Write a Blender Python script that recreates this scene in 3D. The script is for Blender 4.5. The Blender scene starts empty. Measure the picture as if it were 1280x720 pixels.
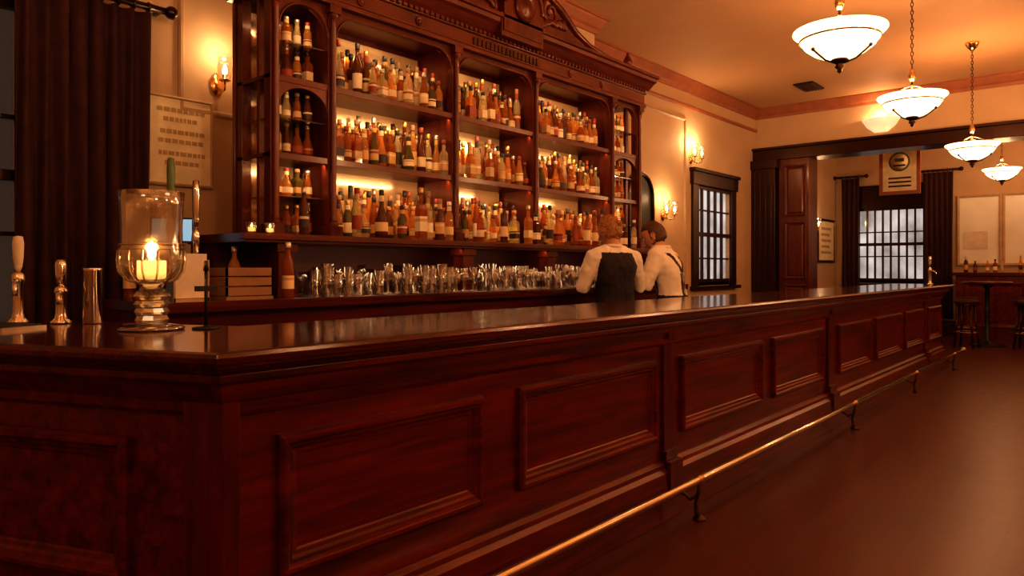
import bpy, math, random
from mathutils import Vector, Matrix, noise
random.seed(7)
sc = bpy.context.scene
COL = sc.collection
sc.view_settings.view_transform='Standard'
try: sc.view_settings.look='Medium High Contrast'
except Exception: sc.view_settings.look='None'

# ------------------------------------------------------------ helpers
class MB:
    def __init__(s):
        s.v=[]; s.f=[]; s.m=[]; s.sm=[]; s.mats=[]; s.M=Matrix.Identity(4)
    def mi(s,mat):
        if mat not in s.mats: s.mats.append(mat)
        return s.mats.index(mat)
    def add(s,vs,fs,mat,smooth=False):
        o=len(s.v); k=s.mi(mat)
        for p in vs: s.v.append(tuple(s.M@Vector(p)))
        for f in fs:
            s.f.append([o+i for i in f]); s.m.append(k); s.sm.append(smooth)
    def box(s,x0,x1,y0,y1,z0,z1,mat):
        vs=[(x0,y0,z0),(x1,y0,z0),(x1,y1,z0),(x0,y1,z0),(x0,y0,z1),(x1,y0,z1),(x1,y1,z1),(x0,y1,z1)]
        s.add(vs,[(0,3,2,1),(4,5,6,7),(0,1,5,4),(1,2,6,5),(2,3,7,6),(3,0,4,7)],mat)
    def lathe(s,prof,c,mat,n=16,axis='z',smooth=True,sx=1,sy=1,a0=0,cap=True):
        vs=[];fs=[]
        for r,h in prof:
            for i in range(n):
                a=a0+2*math.pi*i/n
                x,y=r*math.cos(a)*sx,r*math.sin(a)*sy
                if axis=='z': p=(c[0]+x,c[1]+y,c[2]+h)
                elif axis=='y': p=(c[0]+x,c[1]+h,c[2]+y)
                else: p=(c[0]+h,c[1]+x,c[2]+y)
                vs.append(p)
        for j in range(len(prof)-1):
            for i in range(n):
                k=(i+1)%n
                fs.append((j*n+i,j*n+k,(j+1)*n+k,(j+1)*n+i))
        if cap:
            if prof[0][0]>1e-4: fs.append(tuple(range(n))[::-1])
            if prof[-1][0]>1e-4: fs.append(tuple((len(prof)-1)*n+i for i in range(n)))
        s.add(vs,fs,mat,smooth)
    def tube(s,path,rad,mat,n=10,cap=True,smooth=True):
        path=[Vector(p) for p in path]
        if not isinstance(rad,(list,tuple)): rad=[rad]*len(path)
        vs=[];fs=[]
        up=None
        for i,p in enumerate(path):
            if i==0: d=path[1]-p
            elif i==len(path)-1: d=p-path[i-1]
            else: d=(path[i+1]-p).normalized()+(p-path[i-1]).normalized()
            d.normalize()
            if up is None:
                up=Vector((0,0,1)) if abs(d.z)<.9 else Vector((0,1,0))
            a=d.cross(up)
            if a.length<1e-4: a=d.orthogonal()
            a.normalize(); b=a.cross(d).normalized(); up=b
            for k in range(n):
                t=2*math.pi*k/n
                vs.append(tuple(p+(a*math.cos(t)+b*math.sin(t))*rad[i]))
        L=len(path)
        for j in range(L-1):
            for i in range(n):
                k=(i+1)%n
                fs.append((j*n+i,j*n+k,(j+1)*n+k,(j+1)*n+i))
        if cap:
            fs.append(tuple(range(n))[::-1]); fs.append(tuple((L-1)*n+i for i in range(n)))
        s.add(vs,fs,mat,smooth)
    def capsule(s,pts,rad,mat,n=12):
        pts=[Vector(p) for p in pts]; rad=list(rad)
        d0=(pts[0]-pts[1]).normalized(); d1=(pts[-1]-pts[-2]).normalized()
        P=[pts[0]+d0*rad[0]*.98,pts[0]+d0*rad[0]*.7]+pts+[pts[-1]+d1*rad[-1]*.7,pts[-1]+d1*rad[-1]*.98]
        R=[rad[0]*.2,rad[0]*.72]+rad+[rad[-1]*.72,rad[-1]*.2]
        s.tube(P,R,mat,n)
    def ellip(s,c,r,mat,n=14,m=9,rot=None):
        vs=[];fs=[]
        for j in range(m+1):
            ph=math.pi*j/m
            for i in range(n):
                a=2*math.pi*i/n
                rr=max(math.sin(ph),.02)
                p=Vector((r[0]*rr*math.cos(a),r[1]*rr*math.sin(a),r[2]*math.cos(ph)))
                if rot: p=rot@p
                vs.append(tuple(p+Vector(c)))
        for j in range(m):
            for i in range(n):
                k=(i+1)%n
                fs.append((j*n+i,j*n+k,(j+1)*n+k,(j+1)*n+i))
        s.add(vs,fs,mat,True)
    def extr(s,poly,y0,y1,mat,smooth=False):
        n=len(poly)
        vs=[(x,y0,z) for x,z in poly]+[(x,y1,z) for x,z in poly]
        fs=[tuple(range(n)),tuple(range(2*n-1,n-1,-1))]
        for i in range(n):
            k=(i+1)%n; fs.append((i,n+i,n+k,k))
        s.add(vs,fs,mat,smooth)
    def prism(s,poly,z0,z1,mat):
        n=len(poly)
        vs=[(x,y,z0) for x,y in poly]+[(x,y,z1) for x,y in poly]
        fs=[tuple(range(n))[::-1],tuple(range(n,2*n))]
        for i in range(n):
            k=(i+1)%n; fs.append((i,k,n+k,n+i))
        s.add(vs,fs,mat)
    def rings(s,x0,x1,z0,z1,prof,mat,y=0,fmat=None):
        vs=[];fs=[]
        for a,b in prof:
            vs+=[(x0+a,y-b,z0+a),(x1-a,y-b,z0+a),(x1-a,y-b,z1-a),(x0+a,y-b,z1-a)]
        for j in range(len(prof)-1):
            for i in range(4):
                k=(i+1)%4
                fs.append((4*j+i,4*j+k,4*j+4+k,4*j+4+i))
        s.add(vs,fs,mat)
        if fmat is not False:
            L=4*(len(prof)-1)
            s.add(vs[L:L+4],[(0,1,2,3)],fmat or mat)
    def sweep(s,path,prof,mat,closed=False,smooth=False):
        n=len(path); P=[Vector(p) for p in path]; vs=[];fs=[]
        def nr(a,b):
            d=(b-a).normalized(); return Vector((d.y,-d.x))
        for i in range(n):
            if closed: n1=nr(P[i-1],P[i]); n2=nr(P[i],P[(i+1)%n])
            else:
                n1=nr(P[i-1],P[i]) if i>0 else nr(P[0],P[1])
                n2=nr(P[i],P[i+1]) if i<n-1 else n1
            m=(n1+n2)/(1+n1.dot(n2))
            for o,z in prof:
                q=P[i]+m*o; vs.append((q.x,q.y,z))
        k=len(prof)
        for i in range(n if closed else n-1):
            j=(i+1)%n
            for q in range(k-1):
                fs.append((i*k+q,j*k+q,j*k+q+1,i*k+q+1))
        if not closed:
            fs.append(tuple(range(k))); fs.append(tuple((n-1)*k+q for q in range(k))[::-1])
        s.add(vs,fs,mat,smooth)
    def obj(s,name,bevel=0,parent=None,recalc=True):
        me=bpy.data.meshes.new(name)
        me.from_pydata(s.v,[],s.f)
        for m in s.mats: me.materials.append(m)
        me.polygons.foreach_set('material_index',s.m)
        me.polygons.foreach_set('use_smooth',s.sm)
        me.update()
        if recalc:
            import bmesh
            bm=bmesh.new(); bm.from_mesh(me)
            bmesh.ops.recalc_face_normals(bm,faces=bm.faces); bm.to_mesh(me); bm.free()
        o=bpy.data.objects.new(name,me); COL.objects.link(o)
        if bevel:
            b=o.modifiers.new('bevel','BEVEL'); b.width=bevel; b.segments=2; b.limit_method='ANGLE'; b.angle_limit=math.radians(50)
        if parent: o.parent=parent
        return o

def nodes(name):
    m=bpy.data.materials.new(name); m.use_nodes=True
    nt=m.node_tree; b=nt.nodes['Principled BSDF']
    return m,nt,b
def simple(name,col,rough=.5,metal=0,emit=None,es=0,trans=0,coat=0,spec=.5,noise_amt=0.12,nscale=8):
    m,nt,b=nodes(name)
    b.inputs['Roughness'].default_value=rough; b.inputs['Metallic'].default_value=metal
    b.inputs['Specular IOR Level'].default_value=spec
    b.inputs['Transmission Weight'].default_value=trans
    b.inputs['Coat Weight'].default_value=coat
    n=nt.nodes.new('ShaderNodeTexNoise'); n.inputs['Scale'].default_value=nscale; n.inputs['Detail'].default_value=4
    tc=nt.nodes.new('ShaderNodeTexCoord'); nt.links.new(tc.outputs['Object'],n.inputs['Vector'])
    r=nt.nodes.new('ShaderNodeValToRGB')
    r.color_ramp.elements[0].position=.3; r.color_ramp.elements[1].position=.7
    r.color_ramp.elements[0].color=tuple(c*(1-noise_amt) for c in col)+(1,)
    r.color_ramp.elements[1].color=tuple(min(1,c*(1+noise_amt)) for c in col)+(1,)
    nt.links.new(n.outputs['Fac'],r.inputs['Fac']); nt.links.new(r.outputs['Color'],b.inputs['Base Color'])
    if emit:
        b.inputs['Emission Color'].default_value=tuple(emit)+(1,); b.inputs['Emission Strength'].default_value=es
    return m
def wood(name,c1,c2,scale=(1,12,12),rough=.3,coat=.4,bump=.05,cr=.15):
    m,nt,b=nodes(name)
    tc=nt.nodes.new('ShaderNodeTexCoord'); mp=nt.nodes.new('ShaderNodeMapping')
    mp.inputs['Scale'].default_value=scale
    nt.links.new(tc.outputs['Object'],mp.inputs['Vector'])
    n=nt.nodes.new('ShaderNodeTexNoise'); n.inputs['Scale'].default_value=1.6; n.inputs['Detail'].default_value=8
    n.inputs['Roughness'].default_value=.6; n.inputs['Distortion'].default_value=.6
    nt.links.new(mp.outputs['Vector'],n.inputs['Vector'])
    r=nt.nodes.new('ShaderNodeValToRGB')
    r.color_ramp.elements[0].position=.3; r.color_ramp.elements[1].position=.72
    r.color_ramp.elements[0].color=c1+(1,); r.color_ramp.elements[1].color=c2+(1,)
    nt.links.new(n.outputs['Fac'],r.inputs['Fac']); nt.links.new(r.outputs['Color'],b.inputs['Base Color'])
    b.inputs['Roughness'].default_value=rough; b.inputs['Coat Weight'].default_value=coat; b.inputs['Coat Roughness'].default_value=cr
    b.inputs['Specular Tint'].default_value=(1,.6,.42,1)
    bp=nt.nodes.new('ShaderNodeBump'); bp.inputs['Strength'].default_value=bump; bp.inputs['Distance'].default_value=.01
    nt.links.new(n.outputs['Fac'],bp.inputs['Height']); nt.links.new(bp.outputs['Normal'],b.inputs['Normal'])
    return m
def thin_glass(name,tint=(.95,.95,.95),fac=.12,rough=.03):
    m=bpy.data.materials.new(name); m.use_nodes=True; nt=m.node_tree; nt.nodes.clear()
    o=nt.nodes.new('ShaderNodeOutputMaterial'); mx=nt.nodes.new('ShaderNodeMixShader')
    t=nt.nodes.new('ShaderNodeBsdfTransparent'); t.inputs[0].default_value=tint+(1,)
    g=nt.nodes.new('ShaderNodeBsdfGlossy'); g.inputs['Roughness'].default_value=rough
    lw=nt.nodes.new('ShaderNodeLayerWeight'); lw.inputs['Blend'].default_value=.25
    ad=nt.nodes.new('ShaderNodeMath'); ad.operation='ADD'; ad.inputs[1].default_value=fac; ad.use_clamp=True
    nt.links.new(lw.outputs['Facing'],ad.inputs[0]); nt.links.new(ad.outputs[0],mx.inputs[0])
    nt.links.new(t.outputs[0],mx.inputs[1]); nt.links.new(g.outputs[0],mx.inputs[2]); nt.links.new(mx.outputs[0],o.inputs[0])
    return m
def bottle_glass(name,col,op=.5):
    m,nt,b=nodes(name)
    b.inputs['Base Color'].default_value=col+(1,); b.inputs['Roughness'].default_value=.08; b.inputs['Coat Weight'].default_value=.3
    t=nt.nodes.new('ShaderNodeBsdfTransparent'); t.inputs[0].default_value=tuple(min(1,c*1.3+.08) for c in col)+(1,)
    mx=nt.nodes.new('ShaderNodeMixShader'); mx.inputs[0].default_value=op
    o=nt.nodes['Material Output']
    nt.links.new(t.outputs[0],mx.inputs[1]); nt.links.new(b.outputs[0],mx.inputs[2]); nt.links.new(mx.outputs[0],o.inputs[0])
    return m
def emis(name,col,s,tex=0):
    m,nt,b=nodes(name)
    b.inputs['Base Color'].default_value=col+(1,)
    b.inputs['Emission Color'].default_value=col+(1,); b.inputs['Emission Strength'].default_value=s
    b.inputs['Roughness'].default_value=.3
    if tex:
        n=nt.nodes.new('ShaderNodeTexNoise'); n.inputs['Scale'].default_value=tex; n.inputs['Detail'].default_value=5
        tc=nt.nodes.new('ShaderNodeTexCoord'); nt.links.new(tc.outputs['Object'],n.inputs['Vector'])
        mr=nt.nodes.new('ShaderNodeMapRange'); mr.inputs['To Min'].default_value=s*.4; mr.inputs['To Max'].default_value=s*1.6
        nt.links.new(n.outputs['Fac'],mr.inputs['Value']); nt.links.new(mr.outputs['Result'],b.inputs['Emission Strength'])
    return m

MAH=wood('mahogany_horizontal',(.030,.0022,.001),(.20,.0125,.0042),(1,14,14),.32,.22)
MAHV=wood('mahogany_vertical',(.028,.002,.001),(.15,.009,.0035),(14,14,1),.32,.22)
TOPW=wood('polished_bartop',(.034,.004,.002),(.12,.014,.005),(1,16,16),.20,.7,.03,.10)
CAB=wood('backbar_wood',(.040,.005,.002),(.135,.019,.0065),(10,10,1.4),.34,.22)
CABH=wood('backbar_wood_h',(.040,.005,.002),(.135,.019,.0065),(1.4,10,10),.34,.22)
DARK=wood('dark_wood',(.008,.002,.0012),(.026,.005,.0025),(10,10,1.5),.30,.25)
BURG=simple('burgundy_panel',(.06,.005,.003),.6)
WALL=simple('cream_plaster',(.58,.40,.235),.75,noise_amt=.05,nscale=3)
CEIL=simple('ceiling_paint',(.62,.38,.20),.7,noise_amt=.04,nscale=2)
TRIM=simple('rose_trim',(.36,.12,.055),.5)
TRIMC=simple('cream_trim',(.50,.34,.20),.55)
BRASS=simple('brass',(.75,.46,.18),.22,1,noise_amt=.1)
RAILM=simple('polished_rail_metal',(.88,.80,.66),.16,1,noise_amt=.08)
BRONZE=simple('dark_bronze',(.10,.05,.025),.35,1)
CHROME=simple('chrome',(.75,.70,.64),.12,1,noise_amt=.03)
BLACK=simple('black_metal',(.010,.008,.007),.4)
WHITE=simple('white_card',(.75,.66,.55),.6)
CREAM=simple('cream_paper',(.88,.76,.50),.7)
GLASS=thin_glass('clear_glass')
GLASSR=thin_glass('glassware_glass',(.98,.95,.91),.14,.05)
CURT=simple('curtain_velvet',(.045,.009,.0055),.85,noise_amt=.3,nscale=14)
LAMP=emis('alabaster_glow',(1,.68,.37),2.6,9)
LAMP2=emis('sconce_glow',(1,.62,.28),10)
UPL=emis('alabaster_shade',(1,.66,.38),.75,6)
FLAME=emis('candle_flame',(1,.55,.2),60)

def floor_mat():
    m,nt,b=nodes('worn_floorboards')
    tc=nt.nodes.new('ShaderNodeTexCoord'); mp=nt.nodes.new('ShaderNodeMapping')
    nt.links.new(tc.outputs['Object'],mp.inputs['Vector'])
    br=nt.nodes.new('ShaderNodeTexBrick'); br.inputs['Scale'].default_value=1
    br.inputs['Brick Width'].default_value=1.8; br.inputs['Row Height'].default_value=.11; br.inputs['Mortar Size'].default_value=.0015
    br.inputs['Color1'].default_value=(.075,.015,.0035,1); br.inputs['Color2'].default_value=(.090,.0185,.0045,1); br.inputs['Mortar'].default_value=(.045,.010,.003,1)
    nt.links.new(mp.outputs['Vector'],br.inputs['Vector'])
    n=nt.nodes.new('ShaderNodeTexNoise'); n.inputs['Scale'].default_value=6; n.inputs['Detail'].default_value=12; n.inputs['Roughness'].default_value=.7
    nt.links.new(tc.outputs['Object'],n.inputs['Vector'])
    mx=nt.nodes.new('ShaderNodeMixRGB'); mx.blend_type='MULTIPLY'; mx.inputs[0].default_value=.7
    r=nt.nodes.new('ShaderNodeValToRGB'); r.color_ramp.elements[0].position=.25; r.color_ramp.elements[1].position=.75
    r.color_ramp.elements[0].color=(.5,.5,.5,1); r.color_ramp.elements[1].color=(1.35,1.3,1.2,1)
    nt.links.new(n.outputs['Fac'],r.inputs['Fac'])
    nt.links.new(br.outputs['Color'],mx.inputs[1]); nt.links.new(r.outputs['Color'],mx.inputs[2])
    nt.links.new(mx.outputs[0],b.inputs['Base Color'])
    mr=nt.nodes.new('ShaderNodeMapRange'); mr.inputs['From Min'].default_value=.3; mr.inputs['From Max'].default_value=.7; mr.inputs['To Min'].default_value=.30; mr.inputs['To Max'].default_value=.38
    nt.links.new(n.outputs['Fac'],mr.inputs['Value']); nt.links.new(mr.outputs['Result'],b.inputs['Roughness'])
    b.inputs['Specular Tint'].default_value=(1,.60,.34,1)
    bp=nt.nodes.new('ShaderNodeBump'); bp.inputs['Strength'].default_value=.08; bp.inputs['Distance'].default_value=.01
    nt.links.new(n.outputs['Fac'],bp.inputs['Height']); nt.links.new(bp.outputs['Normal'],b.inputs['Normal'])
    return m
FLOOR=floor_mat()
def mirror_mat():
    m=bpy.data.materials.new('backbar_mirror'); m.use_nodes=True; nt=m.node_tree; b=nt.nodes['Principled BSDF']
    b.inputs['Base Color'].default_value=(.66,.43,.21,1); b.inputs['Roughness'].default_value=.5
    g=nt.nodes.new('ShaderNodeBsdfGlossy'); g.inputs['Color'].default_value=(.9,.72,.50,1); g.inputs['Roughness'].default_value=.14
    mx=nt.nodes.new('ShaderNodeMixShader'); mx.inputs[0].default_value=.4
    nt.links.new(b.outputs[0],mx.inputs[1]); nt.links.new(g.outputs[0],mx.inputs[2]); nt.links.new(mx.outputs[0],nt.nodes['Material Output'].inputs[0])
    return m
MIRR=mirror_mat()
def window_mat():
    m,nt,b=nodes('daylight_window_glass')
    tc=nt.nodes.new('ShaderNodeTexCoord'); n=nt.nodes.new('ShaderNodeTexNoise'); n.inputs['Scale'].default_value=1.8; n.inputs['Detail'].default_value=3
    nt.links.new(tc.outputs['Object'],n.inputs['Vector'])
    r=nt.nodes.new('ShaderNodeValToRGB'); r.color_ramp.elements[0].position=.35; r.color_ramp.elements[1].position=.65
    r.color_ramp.elements[0].color=(.30,.25,.22,1); r.color_ramp.elements[1].color=(.78,.70,.66,1)
    nt.links.new(n.outputs['Fac'],r.inputs['Fac']); nt.links.new(r.outputs['Color'],b.inputs['Emission Color'])
    b.inputs['Emission Strength'].default_value=.85; b.inputs['Base Color'].default_value=(.05,.05,.05,1); b.inputs['Roughness'].default_value=.1
    return m
WING=window_mat()
WIND=simple('dusk_window_glass',(.03,.02,.015),.08,emit=(.30,.18,.12),es=.12)

H=3.87
# ------------------------------------------------------------ room
def wall_box(mb,axis,p0,p1,a0,a1,z0,z1,holes,mat):
    As=sorted({a0,a1}|{h[0] for h in holes}|{h[1] for h in holes}); Zs=sorted({z0,z1}|{h[2] for h in holes}|{h[3] for h in holes})
    for i in range(len(As)-1):
        for j in range(len(Zs)-1):
            ca=(As[i]+As[i+1])/2; cz=(Zs[j]+Zs[j+1])/2
            if any(h[0]<ca<h[1] and h[2]<cz<h[3] for h in holes): continue
            if axis=='x': mb.box(As[i],As[i+1],p0,p1,Zs[j],Zs[j+1],mat)
            else: mb.box(p0,p1,As[i],As[i+1],Zs[j],Zs[j+1],mat)
YB=4.7
m=MB(); m.box(-2.5,16,-4.5,YB,-.1,0,FLOOR); m.obj('floor')
m=MB(); m.box(-2.5,16,-4.5,YB,H,H+.1,CEIL); m.obj('ceiling')
m=MB(); wall_box(m,'x',YB,YB+.15,-2.65,16.15,0,H,[(.2,1.25,.8,2.75),(9.55,10.65,1.05,2.45)],WALL)
m.box(2.62,6.3,4.26,YB,0,H,WALL)
m.obj('wall_back')
m=MB(); wall_box(m,'y',16,16.15,-4.5,YB,0,H,[(3.07,4.24,1.0,2.48)],WALL); m.obj('wall_right')
m=MB(); m.box(-2.65,-2.5,-4.5,YB,0,H,WALL); m.obj('wall_left')
m=MB(); m.box(-2.65,16.15,-4.65,-4.5,0,H,WALL); m.obj('wall_front')
m=MB(); m.box(11.7,11.95,-4.5,YB,3.17,H,WALL); m.box(11.7,11.95,3.83,YB,0,3.17,WALL); m.box(11.7,11.95,-4.5,-3.6,0,3.17,WALL); m.obj('wall_partition')
crown=[(0,H-.16),(.02,H-.16),(.03,H-.12),(.05,H-.10),(.09,H-.04),(.10,H-.02),(.12,H-.02),(.12,H)]
m=MB()
m.sweep([(-2.5,YB),(2.62,YB),(2.62,4.26),(6.3,4.26),(6.3,YB),(11.7,YB),(11.7,-4.5)],crown,TRIM)
m.sweep([(11.95,-4.5),(11.95,YB),(16,YB),(16,-4.5)],crown,TRIM)
m.obj('trim_crown')
m=MB()
m.sweep([(6.3,YB),(11.7,YB)],[(0,3.50),(.015,3.50),(.03,3.52),(.03,3.545),(0,3.56)],TRIM)
m.obj('trim_picture_rail')
m=MB(); m.sweep([(6.3,YB),(11.55,YB)],[(0,0),(.03,0),(.03,.2),(.015,.24),(0,.25)],DARK); m.sweep([(11.97,YB-.001),(15.99,YB-.001),(15.99,-4.4)],[(0,0),(.03,0),(.03,.2),(.015,.24),(0,.25)],DARK); m.obj('baseboard_back')
m=MB()
m.box(11.56,12.02,-4.5,YB,3.0,3.17,DARK); m.box(11.52,12.06,-4.5,YB,3.17,3.21,DARK); m.obj('trim_opening_beam',.006)
m=MB()
m.box(11.50,11.7,4.31,YB,0,3.0,DARK)
for i in range(4):
    y=4.36+i*.09
    m.box(11.485,11.5,y,y+.05,.35,2.8,DARK)
m.box(11.47,11.7,4.28,YB,0,.3,DARK); m.box(11.46,11.7,4.27,YB,2.86,3.0,DARK)
m.obj('trim_fluted_pilaster',.005)
m=MB()
m.box(11.60,12.0,3.81,4.28,0,3.0,CAB)
m.M=Matrix.Translation((11.60,4.25,0))@Matrix.Rotation(-math.pi/2,4,'Z')
P0=[(0,0),(0,.015),(.02,.02),(.03,.008),(.05,.002),(.07,.012)]
for z0,z1 in [(.15,1.0),(1.08,2.0),(2.08,2.9)]:
    m.rings(.05,.40,z0,z1,P0,CAB)
m.M=Matrix.Identity(4)
m.obj('trim_paneled_jamb',.004)
m=MB(); m.box(10.35,10.85,3.35,3.62,H-.02,H-.001,BLACK)
for i in range(6): m.box(10.37,10.83,3.37+i*.04,3.385+i*.04,H-.03,H-.015,BRONZE)
m.obj('ceiling_vent')

def window(name,axis,pos,a0,a1,z0,z1,frame=DARK,bars=(3,4),fw=.11,head=.0,glass=None):
    m=MB()
    if axis=='x': M=Matrix.Translation((a0,pos,0))
    else: M=Matrix.Translation((pos,a1,0))@Matrix.Rotation(-math.pi/2,4,'Z')
    m.M=M; w=a1-a0
    m.box(0,w,.06,.08,z0,z1,glass or WING)
    m.box(-fw,0,-.04,.05,z0-.05,z1,frame); m.box(w,w+fw,-.04,.05,z0-.05,z1,frame)
    m.box(-fw-.03,w+fw+.03,-.06,.05,z1,z1+fw+head,frame); m.box(-fw-.05,w+fw+.05,-.09,.05,z1+fw+head,z1+fw+head+.05,frame)
    m.box(-fw-.04,w+fw+.04,-.10,.05,z0-.1,z0-.05,frame)
    m.box(0,w,.0,.06,z0-.05,z0+.05,frame); m.box(0,w,0,.06,z1-.05,z1,frame)
    m.box(0,w,0,.055,(z0+z1)/2-.03,(z0+z1)/2+.03,frame)
    for i in range(1,bars[0]):
        x=w*i/bars[0]; m.box(x-.018,x+.018,.01,.05,z0,z1,frame)
    for i in range(1,bars[1]):
        z=z0+(z1-z0)*i/bars[1]; m.box(0,w,.01,.05,z-.012,z+.012,frame)
    return m.obj(name,.004)
window('window_1','x',YB,9.55,10.65,1.05,2.45,bars=(5,4),fw=.18)
window('window_2','y',16,3.07,4.24,1.0,2.48,bars=(8,3),fw=.16,head=.25)
window('window_3','x',YB,.2,1.25,.8,2.75,bars=(3,3),glass=WIND)

def curtain(name,M,w,z0,z1,folds,amp,gather=.0):
    m=MB(); m.M=M; nx=folds*10; nz=14; vs=[];fs=[]
    for j in range(nz+1):
        t=j/nz; z=z1+(z0-z1)*t
        for i in range(nx+1):
            u=i/nx
            x=w*u*(1-gather*(1-t))+ .01*math.sin(u*40+t*4)
            y=amp*(.6+.5*t)*math.sin(u*folds*2*math.pi+.6*math.sin(3*t+u*5))
            vs.append((x,y,z))
    for j in range(nz):
        for i in range(nx):
            a=j*(nx+1)+i; fs.append((a,a+1,a+nx+2,a+nx+1))
    m.add(vs,fs,CURT,True)
    m.tube([(-.12,0,z1+.04),(w+.12,0,z1+.04)],.018,DARK,10)
    m.ellip((-.14,0,z1+.04),(.035,.035,.035),DARK); m.ellip((w+.14,0,z1+.04),(.035,.035,.035),DARK)
    for i in range(folds+1):
        x=w*i/folds*(1-gather)
        ring=[(x,.026*math.cos(a),z1+.035+.026*math.sin(a)) for a in [k*math.pi/5 for k in range(11)]]
        m.tube(ring,.004,DARK,5)
    for x in (-.08,w+.08):
        m.tube([(x,0,z1+.04),(x,.10,z1+.04)],.012,DARK,6)
    o=m.obj(name,recalc=False); md=o.modifiers.new('th','SOLIDIFY'); md.thickness=.006
    return o
curtain('velvet_drape',Matrix.Translation((1.20,YB-.135,0)),.70,.25,2.82,8,.040)
curtain('velvet_drape.001',Matrix.Translation((15.86,3.05,0))@Matrix.Rotation(-math.pi/2,4,'Z'),.5,.3,3.1,6,.03)
curtain('velvet_drape.002',Matrix.Translation((15.86,4.55,0))@Matrix.Rotation(-math.pi/2,4,'Z'),.34,.3,3.1,4,.03)

P1=[(0,0),(0,.012),(.012,.022),(.03,.022),(.04,.01),(.045,.0)]
m=MB()
m.rings(2.14,2.60,2.28,3.35,P1,TRIMC,YB,False)
m.rings(6.5,7.7,1.2,3.35,P1,TRIMC,YB,False)
m.rings(7.85,9.2,1.0,3.35,P1,TRIMC,YB,False)
m.obj('trim_wall_panels')
m=MB(); m.box(1.3,2.62,YB-.03,YB,0,1.15,DARK); m.box(1.3,2.62,YB-.07,YB,1.15,1.2,DARK); m.obj('trim_wainscot',.004)

# ------------------------------------------------------------ bar counter
TH=math.radians(112.5); d=Vector((math.cos(TH),math.sin(TH))); nn=Vector((math.sin(TH),-math.cos(TH)))
A=Vector((.87,1.70)); XE=10.7; YI=2.45
def outer(off):
    a=A+nn*off; s=(1.70+off-a.y)/d.y; c=a+d*s
    return c
RL=2.35
def barpoly(off,offi):
    c=outer(off); e=A+nn*off+d*RL
    e2=A+nn*(.72-offi)+d*RL
    b=A+nn*(.72-offi); s=((YI-offi)-b.y)/d.y; ci=b+d*s
    return [tuple(e),tuple(c),(XE-off,1.70+off),(XE-off,YI-offi),tuple(ci),tuple(e2)]
m=MB()
body=barpoly(.13,.06)
m.prism(body,0,.985,MAH)
top=barpoly(.0,0)
ZT=1.05
slab=[(-.05,ZT),(-.012,ZT),(-.003,ZT-.004),(0,ZT-.014),(-.002,ZT-.030),(-.012,ZT-.036),(-.014,ZT-.042),(-.03,ZT-.045),(-.034,ZT-.052),(-.055,ZT-.066),(-.09,ZT-.072)]
m.sweep(top,slab,TOPW,closed=True)
n=len(top)
def inset(poly,o):
    P=[Vector(p) for p in poly]; r=[]
    for i in range(len(P)):
        a=(P[i]-P[i-1]).normalized(); b=(P[(i+1)%len(P)]-P[i]).normalized()
        n1=Vector((a.y,-a.x)); n2=Vector((b.y,-b.x)); q=P[i]+(n1+n2)/(1+n1.dot(n2))*(-o); r.append((q.x,q.y))
    return r
it=inset(top,.05); m.add([(x,y,ZT) for x,y in it],[tuple(range(n))],TOPW)
it=inset(top,.09); m.add([(x,y,ZT-.072) for x,y in it],[tuple(range(n))[::-1]],TOPW)
c0=outer(.13); e0=A+nn*.13+d*RL
fp=[tuple(e0),tuple(c0),(XE-.13,1.83),(XE-.13,YI-.06)]
m.sweep(fp,[(0,.86),(.008,.86),(.02,.875),(.022,.90),(.045,.93),(.06,.955),(.075,.965),(.075,.985),(0,.985)],MAH)
m.sweep(fp,[(0,.27),(.010,.27),(.028,.255),(.030,.235),(.045,.215),(.05,.16),(.052,.15),(.052,.0),(0,0)],MAH)
m.sweep(fp,[(.052,.13),(.075,.12),(.08,.105),(.08,0.0),(.052,0)],MAH)
PAN=[(0,0),(0,.020),(.010,.030),(.024,.030),(.032,.018),(.042,.016),(.050,.008),(.062,.005),(.068,.001)]
m.M=Matrix.Translation((0,1.83,0))
for x0,x1 in [(1.11,1.95),(2.16,3.24),(3.51,4.62),(4.81,5.85),(6.25,7.2),(7.4,8.4),(8.57,9.45)]:
    m.rings(x0,x1,.385,.79,PAN,MAH)
def pil(x,w):
    m.box(x-w/2,x+w/2,-.018,0,.27,.93,MAHV)
    m.box(x-w/2-.012,x+w/2+.012,-.062,0,0,.27,MAHV); m.box(x-w/2-.008,x+w/2+.008,-.033,0,.27,.32,MAHV)
    m.box(x-w/2-.01,x+w/2+.01,-.05,0,.90,.985,MAHV)
for x,w in [(3.37,.11),(6.05,.14),(9.6,.12)]: pil(x,w)
m.rings(9.72,10.48,.385,.79,PAN,MAH)
ang=math.atan2(-d.y,-d.x)
m.M=Matrix.Translation((e0.x,e0.y,0))@Matrix.Rotation(ang,4,'Z')
L=(Vector(c0)-e0).length
m.rings(L-1.25,L-.31,.385,.79,PAN,MAH)
m.rings(L-2.3,L-1.42,.385,.79,PAN,MAH)
m.M=Matrix.Identity(4)
oc=outer(.106)
q=[tuple(Vector(oc)+d*.13),tuple(oc),(oc.x+.05,oc.y),(oc.x+.05,oc.y+.10),tuple(Vector(oc)+d*.13+nn*.1)]
m.prism(q,.0,.95,MAHV)
m.obj('bar_counter',.003)

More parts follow.
